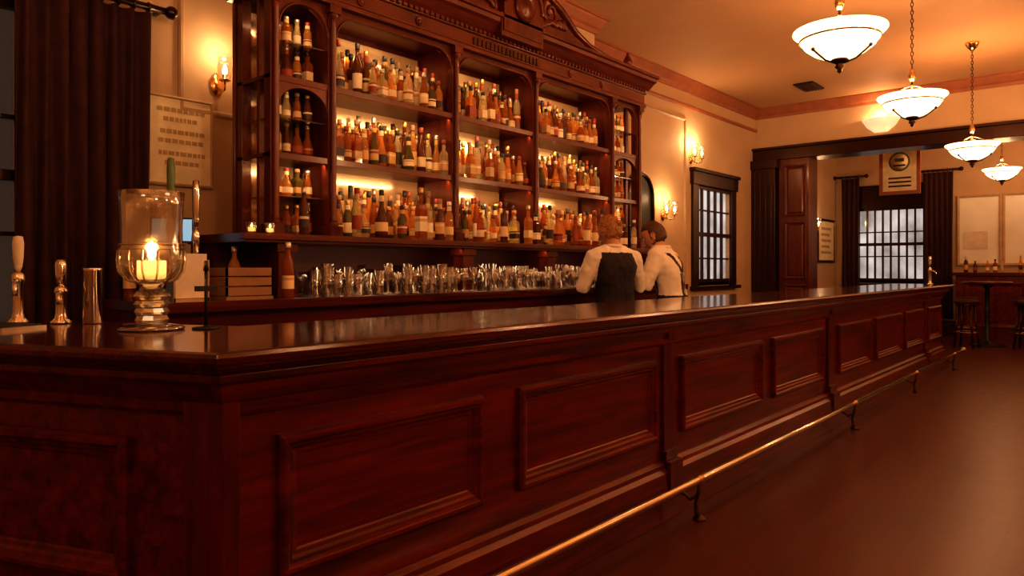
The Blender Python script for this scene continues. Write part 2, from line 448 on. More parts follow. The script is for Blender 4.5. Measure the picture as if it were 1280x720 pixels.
# foot rail
m=MB()
RZ=.2
rc2=outer(-.065)
m.tube([tuple(Vector(rc2)+d*2.0)+(RZ,),(rc2.x,rc2.y,RZ),(10.9,rc2.y,RZ)],.019,RAILM,14)
m.ellip((10.92,rc2.y,RZ),(.032,.032,.032),RAILM)
for x in [1.2,3.35,6.05,8.2,10.3]:
    y=rc2.y
    m.lathe([(.021,-.02),(.024,-.015),(.024,.015),(.021,.02)],(x,y,RZ),BRASS,12,'x')
    m.tube([(x,y,RZ-.02),(x,y+.005,RZ-.07),(x,y+.02,RZ-.12),(x,y+.015,.03),(x,y,.0)],[.009,.011,.009,.011,.016],BRONZE,8)
    m.tube([(x,y+.01,RZ-.08),(x,y+.05,RZ-.11),(x,1.71,RZ-.09),(x,1.742,RZ-.08)],[.009,.008,.008,.012],BRONZE,8)
    m.lathe([(.034,0),(.034,.006),(.024,.012),(.015,.024)],(x,y,0),BRONZE,12)
m.obj('brass_foot_rail')

# ------------------------------------------------------------ back bar
YF=3.80; YK=4.22
colX=[2.30,2.70,3.79,4.74,5.92,6.42]
m=MB()
m.box(1.50,6.55,3.42,4.2,0,1.05,MAH)
m.box(1.46,6.60,3.34,4.22,1.05,1.10,TOPW)
for i in range(6):
    x=1.6+i*.82; m.rings(x,x+.72,.2,.95,PAN,MAH,3.42)
m.box(2.0,6.5,3.95,4.22,1.10,1.40,BURG)
m.box(1.98,6.56,3.56,4.22,1.40,1.45,CABH); m.box(1.96,6.58,3.54,3.60,1.415,1.44,CABH)
for x in [2.25,3.72,4.70,5.70,6.45]:
    m.box(x-.05,x+.05,3.6,3.7,1.10,1.40,CAB); m.box(x-.065,x+.065,3.585,3.72,1.10,1.15,CAB); m.box(x-.065,x+.065,3.585,3.72,1.35,1.40,CAB)
    m.box(x-.02,x+.02,3.7,3.95,1.10,1.40,CAB)
m.box(2.26,6.46,4.19,4.22,1.45,3.0,CAB)
for a,b in zip(colX[:-1],colX[1:]):
    m.box(a+.04,b-.04,4.175,4.189,1.47,2.86,MIRR)
def column(x,y,z0,z1,w=.030):
    m.box(x-w,x+w,y,y+.07,z0,z1,CAB)
    m.box(x-w*1.5,x+w*1.5,y-.05,y+.08,z0,z0+.07,CAB); m.box(x-w*1.4,x+w*1.4,y-.04,y+.08,z1-.05,z1,CAB)
    hh=z1-z0-.12
    prof=[(.032,0),(.034,.012),(.024,.025),(.029,.04),(.019,.06),(.022,hh*.35),(.018,hh-.07),(.026,hh-.05),(.020,hh-.035),(.034,hh-.012),(.034,hh)]
    m.lathe(prof,(x,y-.008,z0+.07),CAB,12)
for x in colX:
    column(x,YF,1.45,2.90)
    if x not in (2.30,6.42): m.box(x-.008,x+.008,YF+.07,4.19,1.45,2.9,CAB)
for x in (2.30,6.42):
    m.box(x-.03,x+.03,4.12,4.19,1.45,2.9,CAB)
    m.box(x-.02,x+.02,3.94,3.97,1.45,2.9,CAB)
for z in (1.93,2.39):
    m.box(2.27,6.45,YF+.015,4.18,z-.012,z+.012,CABH); m.box(2.27,6.45,YF+.005,YF+.025,z-.022,z+.016,CABH)
for z in (1.69,2.16,2.62):
    for a,b in ((2.33,2.67),(5.96,6.39)):
        m.box(a,b,YF+.03,4.17,z-.004,z+.004,GLASS)
for a,b in zip(colX[:-1],colX[1:]):
    x0,x1=a+.03,b-.03; r=min(.16,(x1-x0)/2); zt=2.90; zb=2.86
    pts=[(x0,zt)]+[(x0,zb-r)]+[(x0+r*(1-math.cos(t)),zb-r+r*math.sin(t)) for t in [k*math.pi/16 for k in range(1,9)]]
    pts+=[(x1-r*(1-math.cos(t)),zb-r+r*math.sin(t)) for t in [k*math.pi/16 for k in range(8,0,-1)]]+[(x1,zb-r),(x1,zt)]
    m.extr(pts,YF+.01,YF+.05,CAB)
    m.tube([(x,YF+.005,z) for x,z in pts[1:-1]],.007,CAB,6)
for a,b in ((2.30,2.70),(5.92,6.42)):
    x0,x1=a+.03,b-.03; r=(x1-x0)/2
    pts=[(x0,2.38)]+[(x0,2.22)]+[(x0+r*(1-math.cos(t)),2.22+.13*math.sin(t)) for t in [k*math.pi/12 for k in range(1,12)]]+[(x1,2.22),(x1,2.38)]
    m.extr(pts,YF+.01,YF+.045,CAB)
m.box(2.24,6.48,3.78,4.22,2.90,3.04,CABH)
ent=[(0,2.90),(.02,2.90),(.02,2.93),(.008,2.94),(.008,3.03),(.025,3.04),(.035,3.07),(.05,3.09),(.08,3.14),(.10,3.16),(.105,3.19),(.12,3.20),(.12,3.225),(0,3.23)]
m.sweep([(2.24,4.22),(2.24,3.78),(6.48,3.78),(6.48,4.22)],ent,CABH)
m.box(2.24,6.48,3.78,4.22,3.04,3.225,CABH)
x=2.28
while x<6.46:
    m.box(x,x+.025,3.735,3.78,3.045,3.07,CAB); x+=.05
random.seed(3)
x=3.95
while x<4.75:
    w=.028+random.random()*.012
    m.box(x,x+w,3.762,3.775,2.955,3.01,BRONZE); x+=w+.014
for xc in (2.9,3.4,5.2,5.7):
    m.lathe([(.035,0),(.03,-.012),(.015,-.006),(.012,-.014),(0.0,-.016)],(xc,3.772,2.985),CAB,14,'y')
cx=4.42
def arc(cx,cz,rx,rz,a0,a1,n):
    return [(cx+rx*math.cos(a0+(a1-a0)*k/n),cz+rz*math.sin(a0+(a1-a0)*k/n)) for k in range(n+1)]
YC=3.70
m.box(cx-.26,cx+.26,YC-.03,3.80,3.06,3.24,CAB)
m.box(cx-.62,cx+.62,YC,4.0,3.225,3.25,CAB)
body=[(cx-.24,3.10)]+[(cx-.24,3.32)]+arc(cx,3.32,.23,.22,math.pi,0,18)+[(cx+.24,3.32),(cx+.24,3.10)]
m.extr(body,YC-.04,YC+.10,CAB)
m.lathe([(.115,0),(.12,-.015),(.105,-.03),(.09,-.02),(.07,-.018),(.05,-.032),(.0,-.042)],(cx,YC-.04,3.33),CAB,24,'y')
m.tube([(x,YC-.045,z) for x,z in arc(cx,3.32,.235,.225,math.pi,0,18)],.018,CAB,8)
for sg in (-1,1):
    pts=[]
    for k in range(34):
        t=k/33; a=math.pi*.5+t*math.pi*2.8; r=.125*(1-t*.8)
        pts.append((cx+sg*(.42+r*math.cos(a)),YC+.02,3.42+r*math.sin(a)))
    m.tube(pts,[.026-.012*k/33 for k in range(34)],CAB,8)
    m.tube([(cx+sg*.42,YC+.02,3.545),(cx+sg*.58,YC+.02,3.47),(cx+sg*.78,YC+.02,3.34),(cx+sg*1.0,YC+.02,3.27),(cx+sg*1.3,YC+.02,3.25)],[.028,.034,.032,.026,.012],CAB,8)
    m.extr([(cx+sg*.22,3.23),(cx+sg*.24,3.40),(cx+sg*.34,3.40),(cx+sg*.54,3.44),(cx+sg*.75,3.33),(cx+sg*.95,3.25),(cx+sg*.58,3.23)],YC+.02,YC+.09,CAB)
    m.lathe([(.04,0),(.05,.02),(.025,.04),(.02,.07),(.045,.10),(.05,.13),(.03,.17),(.012,.20),(.016,.215),(0,.23)],(cx+sg*1.9,3.87,3.225),CAB,12)
    m.lathe([(.035,0),(.045,.02),(.02,.04),(.05,.09),(.055,.12),(.02,.17),(.012,.20),(0,.22)],(cx+sg*.42,YC+.05,3.54),CAB,12)
    for k in range(8):
        a=.2+k*.35
        m.ellip((cx+sg*(.29+.045*k),YC+.01,3.29+.016*k*(1 if k<4 else .6)),(.026,.02,.055),CAB,8,6,Matrix.Rotation(sg*a,3,'Y'))
m.lathe([(.05,0),(.06,.02),(.03,.05),(.05,.09),(.03,.14),(0,.17)],(cx,YC+.04,3.53),CAB,12)
m.obj('back_bar_cabinet',.002)
def area(name,loc,sx,sy,e,col,rot):
    l=bpy.data.lights.new(name,'AREA'); l.shape='RECTANGLE'; l.size=sx; l.size_y=sy; l.energy=e; l.color=col
    o=bpy.data.objects.new(name,l); o.location=loc; o.rotation_euler=rot; COL.objects.link(o); return o
def point(name,loc,e,col=(1,.62,.32),r=.05):
    l=bpy.data.lights.new(name,'POINT'); l.energy=e; l.color=col; l.shadow_soft_size=r
    o=bpy.data.objects.new(name,l); o.location=loc; COL.objects.link(o); return o
for z in (1.915,2.375,2.86):
    area('shelf_fill_light',(4.36,YF+.04,z-.012),3.9,.016,8.5,(1,.57,.27),(math.radians(38),0,0))  # area light added to brighten the bottles, no fixture modelled
area('shelf_fill_light',(4.36,3.61,1.392),4.0,.014,4,(1,.62,.34),(math.radians(25),0,0))  # added below the base shelf to lift the glassware, no fixture either

# ------------------------------------------------------------ bottles
AMB=bottle_glass('glass_amber',(.50,.17,.03),.36)
AMB2=bottle_glass('glass_gold',(.78,.42,.13),.32)
CLR=bottle_glass('glass_clear',(.88,.72,.48),.26)
GRN=bottle_glass('glass_olive',(.20,.15,.03),.45)
BRN=bottle_glass('glass_brown',(.17,.045,.012),.55)
LBL=[simple('label_cream',(.78,.60,.36),.6),simple('label_white',(.88,.76,.56),.6),simple('label_cream_b',(.84,.68,.42),.6),simple('label_black',(.04,.022,.015),.5),simple('label_red',(.30,.045,.015),.5),simple('label_gold',(.62,.36,.12),.4),simple('label_tan',(.60,.40,.20),.5)]
CAPS=[simple('cap_black',(.02,.015,.015),.4),simple('cap_gold',(.6,.38,.12),.3,.8),simple('cap_red',(.26,.04,.02),.4),simple('cap_cork',(.35,.2,.1),.7),simple('cap_silver',(.6,.55,.5),.3,.8)]
def bottle(m,x,y,z,h=None,kind=None,rs=1.0):
    k=random.random() if kind is None else kind
    g=random.choice([AMB]*6+[AMB2]*5+[CLR]*4+[GRN]+[BRN]*4); r=(.027+.008*random.random())*rs
    h=h or random.choice([random.uniform(.25,.32),random.uniform(.29,.375)])
    a0=random.random()*6
    if k<.45: prof=[(r*.9,0),(r,.008),(r,h*.60),(r*.8,h*.68),(.014,h*.76),(.012,h*.92)]; n=10
    elif k<.7: prof=[(r*1.15,0),(r*1.2,.01),(r*1.2,h*.58),(r*1.0,h*.66),(.015,h*.70),(.013,h*.92)]; n=4; a0=math.pi/4+random.uniform(-.2,.2)
    elif k<.85: prof=[(r*1.1,0),(r*1.3,h*.12),(r*1.3,h*.35),(r*.8,h*.55),(.015,h*.66),(.013,h*.9)]; n=10
    else: prof=[(r*.85,0),(r*.95,.01),(r*.95,h*.5),(r*.6,h*.68),(.014,h*.85),(.013,h*.93)]; n=10
    m.lathe(prof,(x,y,z),g,n,smooth=(n!=4),a0=a0)
    lb=random.choice(LBL); rr=max(p[0] for p in prof)+.0015
    z0,z1=(h*.16,h*random.uniform(.34,.46))
    if .7<=k<.85: z0,z1=h*.14,h*.33
    m.lathe([(rr,z0),(rr,z1)],(x,y,z),lb,n,smooth=(n!=4),a0=a0,cap=False)
    if random.random()<.6: m.lathe([(rr*1.01,z1-.35*(z1-z0)),(rr*1.01,z1-.15*(z1-z0))],(x,y,z),random.choice(LBL),n,smooth=(n!=4),a0=a0,cap=False)
    if random.random()<.35: m.lathe([(.0165,h*.76),(.0155,h*.88)],(x,y,z),random.choice(LBL),8,cap=False)
    m.lathe([(.0155,h*.88),(.0165,h*.90),(.0165,h*.99),(.013,h)],(x,y,z),random.choice(CAPS),8)
m=MB(); random.seed(11)
for zi,z in enumerate((1.451,1.943,2.403)):
    for a,b in zip(colX[1:-2],colX[2:-1]):
        for row,(yy,off) in enumerate(((4.12,.0),(4.03,.04),(3.945,.02),(3.87,.05))):
            x=a+.065+off*.5
            while x<b-.055:
                if random.random()<(.96,.93,.85,.5)[row]: bottle(m,x,yy+random.uniform(-.006,.006),z,random.uniform(.2,.27) if row==3 else (random.uniform(.31,.39) if row==0 else None))
                x+=random.uniform(.066,.082)
    for a,b in (colX[0:2],colX[-2:]):
        x=a+.08
        while x<b-.06:
            bottle(m,x,3.93,z,.19+.03*random.random(),rs=.9); bottle(m,x+.02,4.08,z,.20,rs=.9); x+=.075
for z in (1.695,2.165,2.625):
    for a,b in (colX[0:2],colX[-2:]):
        x=a+.08
        while x<b-.06:
            bottle(m,x,3.93,z,.18,rs=.9); bottle(m,x+.02,4.07,z,.19,rs=.9); x+=.075
x=2.42
while x<6.3:
    if random.random()<.7: bottle(m,x,3.67+random.uniform(-.03,.02),1.451,random.uniform(.2,.36))
    x+=random.uniform(.08,.17)
m.obj('liquor_bottle_collection',recalc=False)

# glassware
m=MB(); random.seed(5)
def tumbler(x,y,z,h=.13,r=.035):
    m.lathe([(r*.62,0),(r*.78,.006),(r,h),(r*.93,h),(r*.70,.015),(0.001,.014)],(x,y,z),GLASSR,12)
def goblet(x,y,z,h=.17,r=.034):
    m.lathe([(r*.9,0),(r*.85,.004),(.005,.01),(.005,h*.42),(r*.6,h*.5),(r,h*.7),(r*.85,h),(r*.8,h),(r*.95,h*.7),(r*.5,h*.53),(0.001,h*.5)],(x,y,z),GLASSR,12)
x=2.34
while x<6.35:
    if min(abs(x-q) for q in [2.25,3.72,4.70,5.70,6.45])>.095:
        for y in (3.46,3.55,3.64,3.82):
            if random.random()<.93: (goblet if random.random()<.5 else tumbler)(x+random.uniform(-.008,.008),y,1.10,random.uniform(.12,.19))
    x+=.075
m.obj('glassware_collection',recalc=False)

# ------------------------------------------------------------ pendants
def pendant(name,x,y,z,light=True,r=.275):
    m=MB()
    k=r/.30
    out=[(.0,-.125),(.05,-.122),(.10,-.11),(.17,-.075),(.225,-.03),(.255,.015),(.272,.045),(.295,.060),(.302,.070),(.300,.080)]
    inn=[(.285,.078),(.262,.052),(.245,.02),(.215,-.02),(.16,-.062),(.10,-.095),(.0,-.105)]
    m.lathe([(a*k,b*k) for a,b in out+inn],(x,y,z),LAMP,40,cap=False)
    m.lathe([(.257*k,.008*k),(.262*k,.012*k),(.262*k,.018*k)],(x,y,z),BRASS,40,cap=False)
    m.lathe([(.05,-.110),(.055,-.120),(.035,-.130),(.022,-.145),(.03,-.160),(.012,-.175),(.016,-.187),(0.0,-.20)],(x,y,z),BRONZE,14)
    for i in range(3):
        a=i*2*math.pi/3+.4
        ca,sa=math.cos(a),math.sin(a)
        m.tube([(x+ca*rr*k,y+sa*rr*k,z+zz*k) for rr,zz in [(.03,-.15),(.11,-.132),(.17,-.092),(.20,-.07)]],.006,BRONZE,6)
        m.ellip((x+ca*.205*k,y+sa*.205*k,z-.064*k),(.012,.012,.012),BRONZE,8,6)
        m.tube([(x,y,z+.16),(x+ca*.11,y+sa*.11,z+.12),(x+ca*.22*k,y+sa*.22*k,z+.0)],.005,BRONZE,6)
    m.tube([(x,y,z-.11),(x,y,z+.30)],.009,BRONZE,10)
    m.lathe([(.012,.20),(.026,.22),(.03,.25),(.02,.28),(.012,.31)],(x,y,z),BRASS,12)
    zz=z+.31; t=0
    while zz<H-.07:
        a=(t%2)*math.pi/2
        ring=[(x+.011*math.cos(q)*math.cos(a),y+.011*math.cos(q)*math.sin(a),zz+.022+.022*math.sin(q)) for q in [j*math.pi/4 for j in range(9)]]
        m.tube(ring,.004,BRONZE,5,False); zz+=.036; t+=1
    m.lathe([(.02,H-z-.09),(.05,H-z-.06),(.07,H-z-.02),(.075,H-z-.001)],(x,y,z),BRASS,18)
    for i in range(3):
        a=i*2*math.pi/3+1.4
        m.lathe([(.014,.0),(.014,.03),(.028,.06),(.03,.08),(.018,.105),(0,.11)],(x+.09*math.cos(a),y+.09*math.sin(a),z+.0),LAMP,10)
    o=m.obj(name,recalc=True)
    if light:
        p=point('pendant_bulb',(0,0,0),light,(1,.55,.26),.10); p.parent=o; p.location=(x,y,z+.17)
    return o
PE=56
for i,(x,y,z) in enumerate([(4.77,1.38,2.68),(7.05,1.44,2.69),(9.8,1.38,2.62),(14.06,1.57,2.80),(2.1,1.3,2.69),(-.6,1.3,2.69)]):
    pendant('pendant_light' if i==0 else 'fill_pendant.%03d'%i,x,y,z,PE)
for i,(x,y) in enumerate([(0.6,-1.6),(3.6,-1.6),(6.6,-1.6),(9.6,-1.6),(14.0,-1.4)]):  # pendant row out of view, added as fill for bar front and back wall
    pendant('fill_pendant.%03d'%(i+6),x,y,2.69,115)

# ------------------------------------------------------------ sconces
def sconce(name,x,y,z,face='-y',arms=2,e=6):
    m=MB()
    m.M=Matrix.Translation((x,y,z))
    m.lathe([(.045,0),(.05,-.008),(.04,-.018),(.02,-.025),(0,-.03)],(0,0,0),BRASS,16,'y',sy=1.6)
    offs=[0] if arms==1 else [-.11,.11]
    for o in offs:
        m.tube([(0,-.02,-.01),(o*.4,-.08,-.06),(o*.9,-.12,-.05),(o,-.12,0)],[.008,.008,.007,.008],BRASS,8)
        m.lathe([(.012,0),(.035,.008),(.038,.014),(.014,.018),(.014,.05)],(o,-.12,0),BRASS,14)
        m.lathe([(.011,.05),(.017,.065),(.016,.085),(.006,.115),(0,.125)],(o,-.12,0),LAMP2,10)
        m.lathe([(.030,.02),(.045,.05),(.048,.10),(.040,.15),(.052,.18)],(o,-.12,0),GLASS,16,cap=False)
    ob=m.obj(name,recalc=False)
    for o in offs:
        q=m.M@Vector((o,-.14,.22))
        p=point('sconce_bulb',q,e/len(offs),(1,.60,.30),.03); p.parent=ob
    return ob
sconce('wall_sconce',2.40,YB,2.50,arms=1,e=4)
sconce('wall_sconce.001',9.35,YB,2.80,e=14)
sconce('wall_sconce.002',8.55,YB,1.96,e=8)
sconce('wall_sconce.003',14.5,YB,2.05,arms=1,e=6)
m=MB()
vs=[];fs=[];n=14
for j,(r,h) in enumerate([(.09,0),(.20,.09),(.27,.20)]):
    for i in range(n+1):
        a=math.pi/2+math.pi*i/n
        vs.append((11.699+r*.6*math.cos(a),2.80+r*math.sin(a),3.28+h))
for j in range(2):
    for i in range(n): fs.append((j*(n+1)+i,j*(n+1)+i+1,(j+1)*(n+1)+i+1,(j+1)*(n+1)+i))
fs.append(tuple(range(n+1)))
m.add(vs,fs,UPL,True)
o=m.obj('wall_uplight',recalc=False)
p=point('uplight_bulb',(11.58,2.80,3.50),7,(1,.66,.36),.03); p.parent=o

# posters and signs
m=MB()
m.box(1.95,2.36,YB-.02,YB-.002,1.80,2.36,CREAM)
INK=simple('faded_ink',(.50,.34,.16),.7)
for i,(a,b) in enumerate([(2.28,.30),(2.22,.22),(2.14,.26),(2.08,.28),(2.0,.28),(1.94,.2)]):
    x=2.15-b/2
    while x<2.15+b/2:
        w=random.uniform(.015,.04); m.box(x,x+w,YB-.022,YB-.02,a-.015,a+.012,INK); x+=w+.008
m.rings(1.94,2.37,1.79,2.37,[(0,0),(0,.025),(.012,.03),(.02,.02)],TRIMC,YB,False)
m.obj('wall_poster')
GREENP=simple('poster_green',(.10,.15,.05),.6)
m=MB()
m.M=Matrix.Translation((14.0,3.35,0))@Matrix.Rotation(-math.pi/2,4,'Z')
m.box(-.03,.62,-.01,.03,2.55,3.45,TRIM); m.box(.03,.56,-.014,-.01,2.61,3.39,CREAM)
m.lathe([(.17,0),(.165,-.006),(.0,-.007)],(.295,-.014,3.12),GREENP,24,'y',sy=1.0); m.lathe([(.14,0),(0,-.002)],(.295,-.0215,3.12),CREAM,24,'y',sy=1.0)
m.box(.2,.39,-.026,-.0235,3.04,3.07,BURG); m.box(.22,.37,-.026,-.0235,3.12,3.18,GREENP)
for z in (2.68,2.75,2.82): m.box(.12,.48,-.017,-.014,z,z+.03,BURG)
for x in (.03,.56): m.tube([(x,.01,3.45),(x,.01,H)],.005,BLACK,5)
m.obj('hanging_sign')
m=MB(); m.box(14.75,15.75,YB-.03,YB-.002,1.40,2.22,CREAM); m.rings(14.72,15.78,1.37,2.25,[(0,0),(0,.04),(.03,.05),(.05,.03)],BRONZE,YB,False)
for i in range(5): m.box(14.95,15.55-.1*(i%2),YB-.034,YB-.03,1.55+i*.12,1.60+i*.12,INK)
m.obj('wall_poster.001')
m=MB()
ar=[(7.95,1.2),(7.95,2.15)]+[(8.25+ .30*math.cos(math.pi-k*math.pi/16),2.15+.30*math.sin(k*math.pi/16)) for k in range(17)]+[(8.55,1.2)]
m2=[(x-.35,z) for x,z in ar]
m.extr(m2,YB-.05,YB-.001,BLACK)
m.tube([(x,YB-.05,z) for x,z in m2],.03,DARK,8)
m.obj('arched_mirror')
PALE=simple('pale_painted_reflection',(.92,.90,.80),.2,noise_amt=.08,nscale=2)  # pale base colour stands in for the mirror's reflection
m=MB(); m.M=Matrix.Translation((16,2.50,0))@Matrix.Rotation(-math.pi/2,4,'Z')
m.box(0,2.2,-.03,-.001,1.32,2.62,PALE)
for x in (0,.72,1.44): m.rings(x,x+.72,1.30,2.64,[(0,0),(0,.05),(.02,.06),(.05,.05),(.05,.03)],TRIMC,0,False)
m.box(.12,.5,-.045,-.03,1.62,1.95,WHITE); m.obj('wall_mirror')
m=MB(); m.box(15.2,15.85,-1.5,2.40,0,1.12,MAH); m.box(15.12,15.90,-1.55,2.45,1.12,1.18,TOPW)
m.M=Matrix.Translation((15.2,2.35,0))@Matrix.Rotation(-math.pi/2,4,'Z')
for i in range(3): m.rings(.1+i*1.0,1.0+i*1.0,.2,1.0,PAN,MAH)
m.obj('service_counter',.004)
m=MB(); random.seed(33)
y=2.3
while y>.9:
    if random.random()<.75: bottle(m,15.6+random.uniform(-.1,.12),y,1.181,random.uniform(.2,.33))
    y-=random.uniform(.09,.2)
m.obj('spirit_bottle_group',recalc=False)
def pub_table(name,x,y):
    m=MB(); m.lathe([(.33,1.0),(.35,1.01),(.35,1.035),(.33,1.045)],(x,y,0),TOPW,28)
    m.lathe([(.26,0),(.26,.02),(.08,.05),(.04,.1),(.035,.5),(.045,.55),(.035,.6),(.035,.93),(.12,1.0)],(x,y,0),BLACK,18)
    m.obj(name)
def stool(name,x,y):
    m=MB(); m.lathe([(.16,.70),(.18,.71),(.185,.74),(.16,.765),(0,.77)],(x,y,0),BURG,20)
    m.lathe([(.165,.68),(.165,.70)],(x,y,0),DARK,20)
    for i in range(4):
        a=i*math.pi/2+.6; c,s=math.cos(a),math.sin(a)
        m.tube([(x+c*.11,y+s*.11,.69),(x+c*.19,y+s*.19,0)],[.018,.014],DARK,8)
    ring=[(x+.165*math.cos(k*math.pi/8),y+.165*math.sin(k*math.pi/8),.25) for k in range(17)]
    m.tube(ring,.009,BRASS,6); m.obj(name)
pub_table('pub_table',13.9,1.75); pub_table('pub_table.001',14.3,.9)
for i,(x,y) in enumerate([(13.3,1.95),(14.35,2.1),(13.6,1.2),(14.8,1.3),(13.75,.6)]):
    stool('bar_stool' if i==0 else 'bar_stool.%03d'%i,x,y)

# ------------------------------------------------------------ items on bar
m=MB(); X,Y=1.06,2.52; Z=ZT
CUT=thin_glass('cut_glass',(.92,.86,.76),.28,.08)
m.lathe([(.100,0),(.105,.006),(.095,.014),(.05,.022)],(X,Y,Z),CUT,24)
m.lathe([(.05,.022),(.055,.035),(.048,.05),(.058,.062),(.05,.075),(.06,.088),(.052,.10),(.062,.115),(.05,.13),(.036,.145),(.045,.155)],(X,Y,Z),CUT,10,smooth=False,cap=False)
m.lathe([(.045,.155),(.078,.170),(.098,.20),(.103,.235),(.100,.27),(.096,.30),(.096,.36),(.099,.42),(.103,.467),(.101,.468),(.097,.42),(.093,.36),(.093,.30),(.097,.27),(.099,.235),(.094,.20),(.075,.175),(0.001,.165)],(X,Y,Z),CUT,28,cap=False)
for k in range(14):
    a=k*math.pi/7
    m.tube([(X+math.cos(a)*rr,Y+math.sin(a)*rr,Z+zz) for rr,zz in [(.06,.163),(.080,.172),(.100,.20),(.105,.235),(.102,.27)]],.0035,CUT,5)
for zz in (.27,.285): m.lathe([(.099,zz),(.1035,zz+.004),(.099,zz+.008)],(X,Y,Z),CUT,28,cap=False)
WAX=simple('candle_wax',(.85,.6,.3),.5,emit=(1,.50,.16),es=4.0)
m.lathe([(.040,.172),(.045,.18),(.045,.235),(.036,.232),(0,.23)],(X,Y,Z),WAX,16)
m.tube([(X,Y,Z+.23),(X,Y,Z+.242)],.0015,BLACK,5)
m.lathe([(.001,.235),(.012,.250),(.013,.265),(.006,.288),(0.0,.302)],(X,Y,Z),FLAME,10)
o=m.obj('hurricane_candle_lamp',recalc=False)
p=point('candle_light',(X,Y,Z+.27),5,(1,.5,.2),.02); p.parent=o
m=MB(); X,Y=1.20,2.42
m.lathe([(.045,0),(.045,.006),(.01,.010),(.006,.014)],(X,Y,ZT),BLACK,16)
m.tube([(X,Y,ZT+.01),(X,Y,ZT+.2)],.006,BLACK,8); m.box(X-.035,X+.035,Y-.012,Y+.012,ZT+.13,ZT+.148,BLACK)
m.tube([(X,Y,ZT+.2),(X,Y,ZT+.235)],[.01,.006],BLACK,8)
m.obj('menu_stand')
def tap(name,x,y,h,white=False,z=ZT,hm=None):
    m=MB()
    m.lathe([(.035,0),(.036,.008),(.022,.02),(.018,.04),(.018,h*.45),(.024,h*.5),(.02,h*.56),(.008,h*.6)],(x,y,z),CHROME,16)
    m.tube([(x,y,z+h*.48),(x-.02,y-.04,z+h*.48),(x-.03,y-.07,z+h*.42),(x-.03,y-.075,z+h*.32)],[.011,.011,.009,.008],CHROME,10)
    m.lathe([(.008,h*.6),(.014,h*.65),(.018,h*.75),(.020,h*.92),(.016,h),(.0,h*1.01)],(x,y,z),hm or (WHITE if white else CHROME),12)
    m.obj(name)
GRNL=simple('green_enamel',(.12,.20,.08),.35)
tap('beer_tap',.86,3.22,.33,True); tap('beer_tap.001',.80,3.38,.33,True); tap('beer_tap.002',.955,3.06,.24); tap('beer_tap.003',10.4,1.92,.36)
tap('beer_tap.004',1.66,3.72,.72,z=1.10,hm=GRNL); tap('beer_tap.005',1.80,3.74,.62,z=1.10)
m=MB(); m.lathe([(.032,0),(.034,.004),(.030,.20),(.034,.21),(.030,.21),(.026,.20),(.026,.01),(0.001,.01)],(1.03,2.96,ZT),CHROME,18); m.obj('cocktail_shaker')
m=MB(); m.M=Matrix.Translation((.70,3.02,ZT))@Matrix.Rotation(TH,4,'Z'); m.box(-.2,.25,-.08,.08,0,.012,CHROME)
for i in range(14): m.box(-.19+i*.031,-.18+i*.031,-.07,.07,.012,.018,BLACK)
m.obj('drip_tray')
m=MB(); m.box(1.56,1.72,3.46,3.52,1.10,1.33,WHITE); m.box(1.55,1.73,3.45,3.53,1.10,1.115,CHROME); m.box(1.552,1.562,3.45,3.53,1.1,1.3,CHROME); m.box(1.718,1.728,3.45,3.53,1.1,1.3,CHROME)
m.obj('napkin_dispenser')
m=MB()
CR=simple('crate_pine',(.30,.16,.08),.6)
m.box(1.80,2.06,3.42,3.62,1.10,1.115,CR)
for z in (1.12,1.17,1.22): 
    m.box(1.80,2.06,3.42,3.43,z,z+.042,CR); m.box(1.80,2.06,3.61,3.62,z,z+.042,CR); m.box(1.80,1.81,3.42,3.62,z,z+.042,CR); m.box(2.05,2.06,3.42,3.62,z,z+.042,CR)
m.obj('wooden_crate')
m=MB(); random.seed(21); bottle(m,2.16,3.44,1.10,.30,.2); bottle(m,1.55,3.95,1.10,.34,.9); bottle(m,2.02,3.75,1.10,.28,.3); m.obj('liquor_bottle_group',recalc=False)
SCR=emis('tablet_screen',(.25,.5,.7),.7)
m=MB(); m.M=Matrix.Translation((1.80,4.02,1.10))@Matrix.Rotation(-.4,4,'Z')
m.box(-.08,.08,-.06,.08,0,.02,BLACK); m.tube([(0,.02,.02),(0,.02,.3)],.015,BLACK,8)
m.box(-.11,.11,-.015,.01,.30,.44,BLACK); m.box(-.10,.10,-.017,-.015,.31,.43,SCR); m.obj('register_tablet')
for i,x in enumerate((2.05,2.16)):
    m=MB(); m.lathe([(.025,0),(.03,.06),(.028,.06),(.022,.008),(0,.008)],(x,3.62,1.451),CUT,14); m.lathe([(.02,.01),(.02,.03),(0,.03)],(x,3.62,1.451),WAX,12); m.lathe([(.001,.032),(.006,.04),(0,.055)],(x,3.62,1.451),FLAME,8)
    m.obj('votive_candle' if i==0 else 'votive_candle.001',recalc=False)

